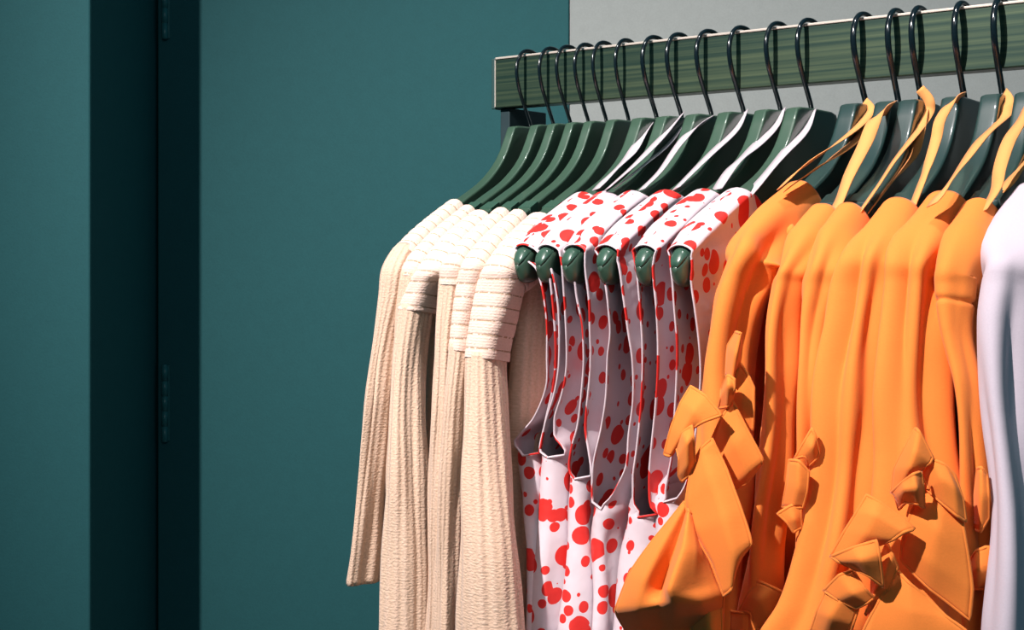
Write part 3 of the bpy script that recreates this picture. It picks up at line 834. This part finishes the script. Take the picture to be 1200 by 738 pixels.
# first orange dress
R_(o1, q1, [[(851, 440, .258), (853, 405, .262), (862, 389, .266)], [(858, 446, .274), (862, 415, .282), (868, 391, .276)], [(858, 438, .262), (866, 424, .268), (869, 398, .264)]])
R_(o1, q1, [[(866, 424, .262), (876, 438, .264), (884, 454, .262)], [(862, 446, .266), (872, 470, .268), (884, 478, .262)], [(858, 470, .264), (870, 492, .264), (882, 504, .258)]])
R_(o1, q1, [[(845, 456, .272), (853, 440, .280), (861, 444, .278)], [(844, 466, .276), (854, 452, .288), (861, 456, .280)], [(842, 478, .268), (852, 476, .276), (858, 466, .270)]])
R_(o1, q1, [[(779, 532, .285), (787, 500, .292), (797, 472, .290), (808, 453, .280)], [(785, 534, .288), (798, 510, .300), (812, 482, .302), (826, 464, .286)], [(792, 524, .282), (808, 504, .292), (824, 494, .294), (846, 486, .278)]])
R_(o1, q1, [[(792, 522, .288), (800, 507, .294), (811, 499, .290)], [(796, 536, .298), (806, 518, .306), (813, 512, .294)], [(796, 556, .290), (806, 545, .300), (814, 536, .290)], [(800, 564, .284), (808, 556, .288), (816, 548, .282)]])
R_(o1, q1, [[(836, 512, .268), (846, 490, .272), (859, 470, .266)], [(846, 540, .276), (862, 520, .284), (876, 503, .268)], [(858, 566, .272), (876, 552, .278), (894, 538, .266)], [(862, 572, .262), (874, 566, .264), (890, 546, .260)]])
R_(o1, q1, [[(812, 545, .284), (822, 525, .290), (834, 514, .280)], [(804, 590, .296), (832, 560, .304), (851, 552, .284)], [(812, 620, .300), (848, 610, .312), (868, 598, .288)], [(834, 660, .296), (860, 650, .306), (881, 636, .284)], [(848, 698, .290), (857, 690, .296), (863, 658, .284)]], 6)
R_(o1, q1, [[(802, 588, .290), (804, 591, .292), (806, 595, .291), (808, 599, .296), (811, 603, .294), (813, 610, .290)],
            [(766, 632, .292), (778, 636, .300), (793, 641, .292), (801, 642, .310), (815, 646, .304), (828, 650, .290)],
            [(738, 672, .292), (756, 680, .306), (776, 690, .292), (785, 690, .322), (812, 688, .306), (840, 680, .288)],
            [(722, 714, .290), (746, 713, .304), (772, 708, .306), (790, 706, .314), (822, 706, .302), (847, 698, .286)],
            [(735, 740, .262), (756, 744, .264), (775, 745, .262), (792, 746, .266), (824, 742, .262), (846, 738, .258)],
            [(746, 790, .258), (766, 792, .262), (782, 792, .258), (800, 792, .262), (826, 790, .258), (844, 786, .254)]], 7, 0)
R_(o1, q1, [[(808, 706, .272), (830, 700, .286), (846, 698, .270)], [(810, 740, .276), (832, 736, .292), (846, 735, .272)], [(812, 780, .272), (832, 778, .286), (846, 776, .270)]], 6)
# second
R_(o2, q2, [[(952, 502, .250), (944, 516, .256), (932, 537, .252)], [(956, 512, .252), (952, 524, .262), (944, 534, .256)], [(960, 530, .246), (956, 538, .250), (948, 546, .246)]], 5)
R_(o2, q2, [[(925, 539, .254), (936, 540, .264), (948, 552, .254)], [(922, 566, .258), (936, 570, .268), (946, 576, .256)], [(917, 594, .252), (930, 594, .260), (942, 594, .252)]], 5)
R_(o2, q2, [[(911, 602, .262), (924, 594, .262), (938, 588, .254)], [(922, 612, .264), (930, 608, .268), (938, 606, .254)], [(930, 624, .258), (934, 620, .258), (940, 618, .250)]], 5)
R_(o2, q2, [[(866, 716, .240), (876, 696, .250), (888, 680, .246)], [(880, 718, .254), (892, 704, .264), (904, 688, .252)], [(884, 742, .244), (900, 730, .250), (916, 694, .244)]], 5)
R_(o2, q2, [[(855, 716, .236), (872, 718, .248), (892, 716, .244)], [(856, 740, .240), (874, 744, .254), (894, 742, .246)], [(860, 775, .238), (876, 778, .246), (896, 776, .240)]], 5)
# fifth
R_(o5, q5, [[(1045, 577, .268), (1048, 550, .272), (1060, 526, .274), (1073, 502, .270)], [(1058, 566, .282), (1066, 548, .296), (1072, 530, .292), (1077, 506, .276)], [(1079, 552, .270), (1084, 546, .274), (1090, 542, .272), (1093, 536, .266)]], 7)
R_(o5, q5, [[(1045, 577, .272), (1058, 565, .288), (1070, 556, .290), (1079, 553, .274)], [(1050, 584, .276), (1060, 574, .300), (1074, 572, .298), (1082, 574, .278)], [(1054, 596, .268), (1062, 588, .280), (1076, 590, .286), (1083, 595, .270)]], 6)
R_(o5, q5, [[(1079, 553, .266), (1093, 539, .272), (1106, 544, .270), (1118, 556, .264)], [(1090, 572, .272), (1104, 562, .282), (1118, 570, .278), (1128, 586, .264)], [(1082, 568, .266), (1108, 592, .276), (1122, 604, .274), (1132, 611, .262)]], 6)
R_(o5, q5, [[(1084, 572, .262), (1106, 590, .268), (1128, 612, .262)], [(1068, 600, .270), (1098, 622, .284), (1134, 650, .264)], [(1058, 634, .272), (1092, 660, .286), (1139, 690, .264)], [(1056, 655, .266), (1090, 690, .274), (1136, 726, .260)]], 7)
R_(o5, q5, [[(974, 652, .284), (990, 622, .292), (1004, 600, .292), (1016, 580, .282)], [(996, 648, .298), (1014, 626, .310), (1024, 604, .306), (1032, 590, .286)], [(1030, 638, .288), (1046, 632, .294), (1058, 624, .292), (1071, 620, .278)]], 7)
R_(o5, q5, [[(974, 652, .290), (1000, 642, .304), (1026, 634, .292)], [(984, 658, .298), (1008, 656, .318), (1030, 652, .298)], [(996, 664, .290), (1016, 674, .304), (1035, 688, .288)]], 6)
R_(o5, q5, [[(1040, 636, .280), (1046, 650, .286), (1052, 664, .276)], [(1030, 660, .286), (1036, 676, .294), (1040, 690, .280)], [(1024, 690, .280), (1020, 706, .284), (1014, 720, .274)]], 6)
R_(o5, q5, [[(966, 692, .278), (984, 674, .286), (1000, 668, .282)], [(982, 702, .290), (1000, 694, .300), (1014, 690, .288)], [(1004, 712, .280), (1016, 706, .286), (1024, 700, .278)]], 6)
R_(o5, q5, [[(950, 740, .270), (958, 716, .278), (968, 694, .276)], [(966, 742, .284), (974, 722, .296), (986, 702, .288)], [(996, 744, .272), (1000, 730, .278), (1006, 712, .272)]], 6)
R_(o5, q5, [[(1050, 668, .274), (1066, 684, .280), (1086, 700, .272)], [(1030, 704, .282), (1066, 716, .294), (1108, 722, .276)], [(1012, 740, .280), (1066, 742, .292), (1134, 742, .272)], [(1004, 790, .276), (1066, 790, .284), (1140, 790, .268)]], 7)
# last
R_(o6, q6, [[(1144, 620, .238), (1143, 580, .244), (1146, 549, .244)], [(1149, 622, .252), (1150, 582, .258), (1150, 548, .250)], [(1158, 606, .242), (1158, 580, .248), (1156, 556, .242)]], 5)
R_(o6, q6, [[(1135, 660, .244), (1144, 646, .254), (1158, 640, .246)], [(1134, 676, .250), (1146, 668, .264), (1160, 664, .250)], [(1136, 690, .242), (1148, 690, .250), (1160, 688, .242)]], 5)
# ------------------------------------------------------------------ white shirt at the right edge
hem = -.60; qo = base_of(18, hem)
sh = empty('white_shirt', qo, 'pale lilac white shirt with set-in sleeve at the right edge of the rail', 'shirt')
tube('sleeve', shoulder(HU[18], .130, .198, .020, .026, lift=.007, n=3, tw=TW[18])+px_rows(
     [(1150, 1216, 304, .206, .038), (1145, 1214, 330, .212, .042), (1142, 1214, 380, .214, .044), (1146, 1216, 460, .214, .046), (1154, 1222, 540, .214, .048), (1157, 1226, 600, .214, .048), (1153, 1230, 670, .214, .050), (1144, 1232, 738, .214, .052), (1140, 1234, 790, .214, .052)]),
     M['white'], sh, qo, step=.004, seg=56, folds=[(5, .003, 0, 4), (3, .004, 1, 6)], fold_ramp=(.04, .15), wob=.004)
body('body', HU[18], near_from([(1185, 1240, 738), (1185, 1240, 280)], .16), .014, hem, M['white'], sh, qo, s_near=.170, fold=.004, ph=2.2)
tube('sleeve', [(HU[18], -s, h, a, b) for (s, h, a, b) in [(.135, .0, .012, .02), (.185, -.02, .014, .03), (.205, -.10, .014, .04), (.21, -.40, .013, .045)]], M['white'], sh, qo, step=.01, seg=32)
tube('cuff', [(HU[18], -.21, -.39, .016, .048), (HU[18], -.21, -.45, .016, .048)], M['white'], sh, qo, step=.01, seg=32)
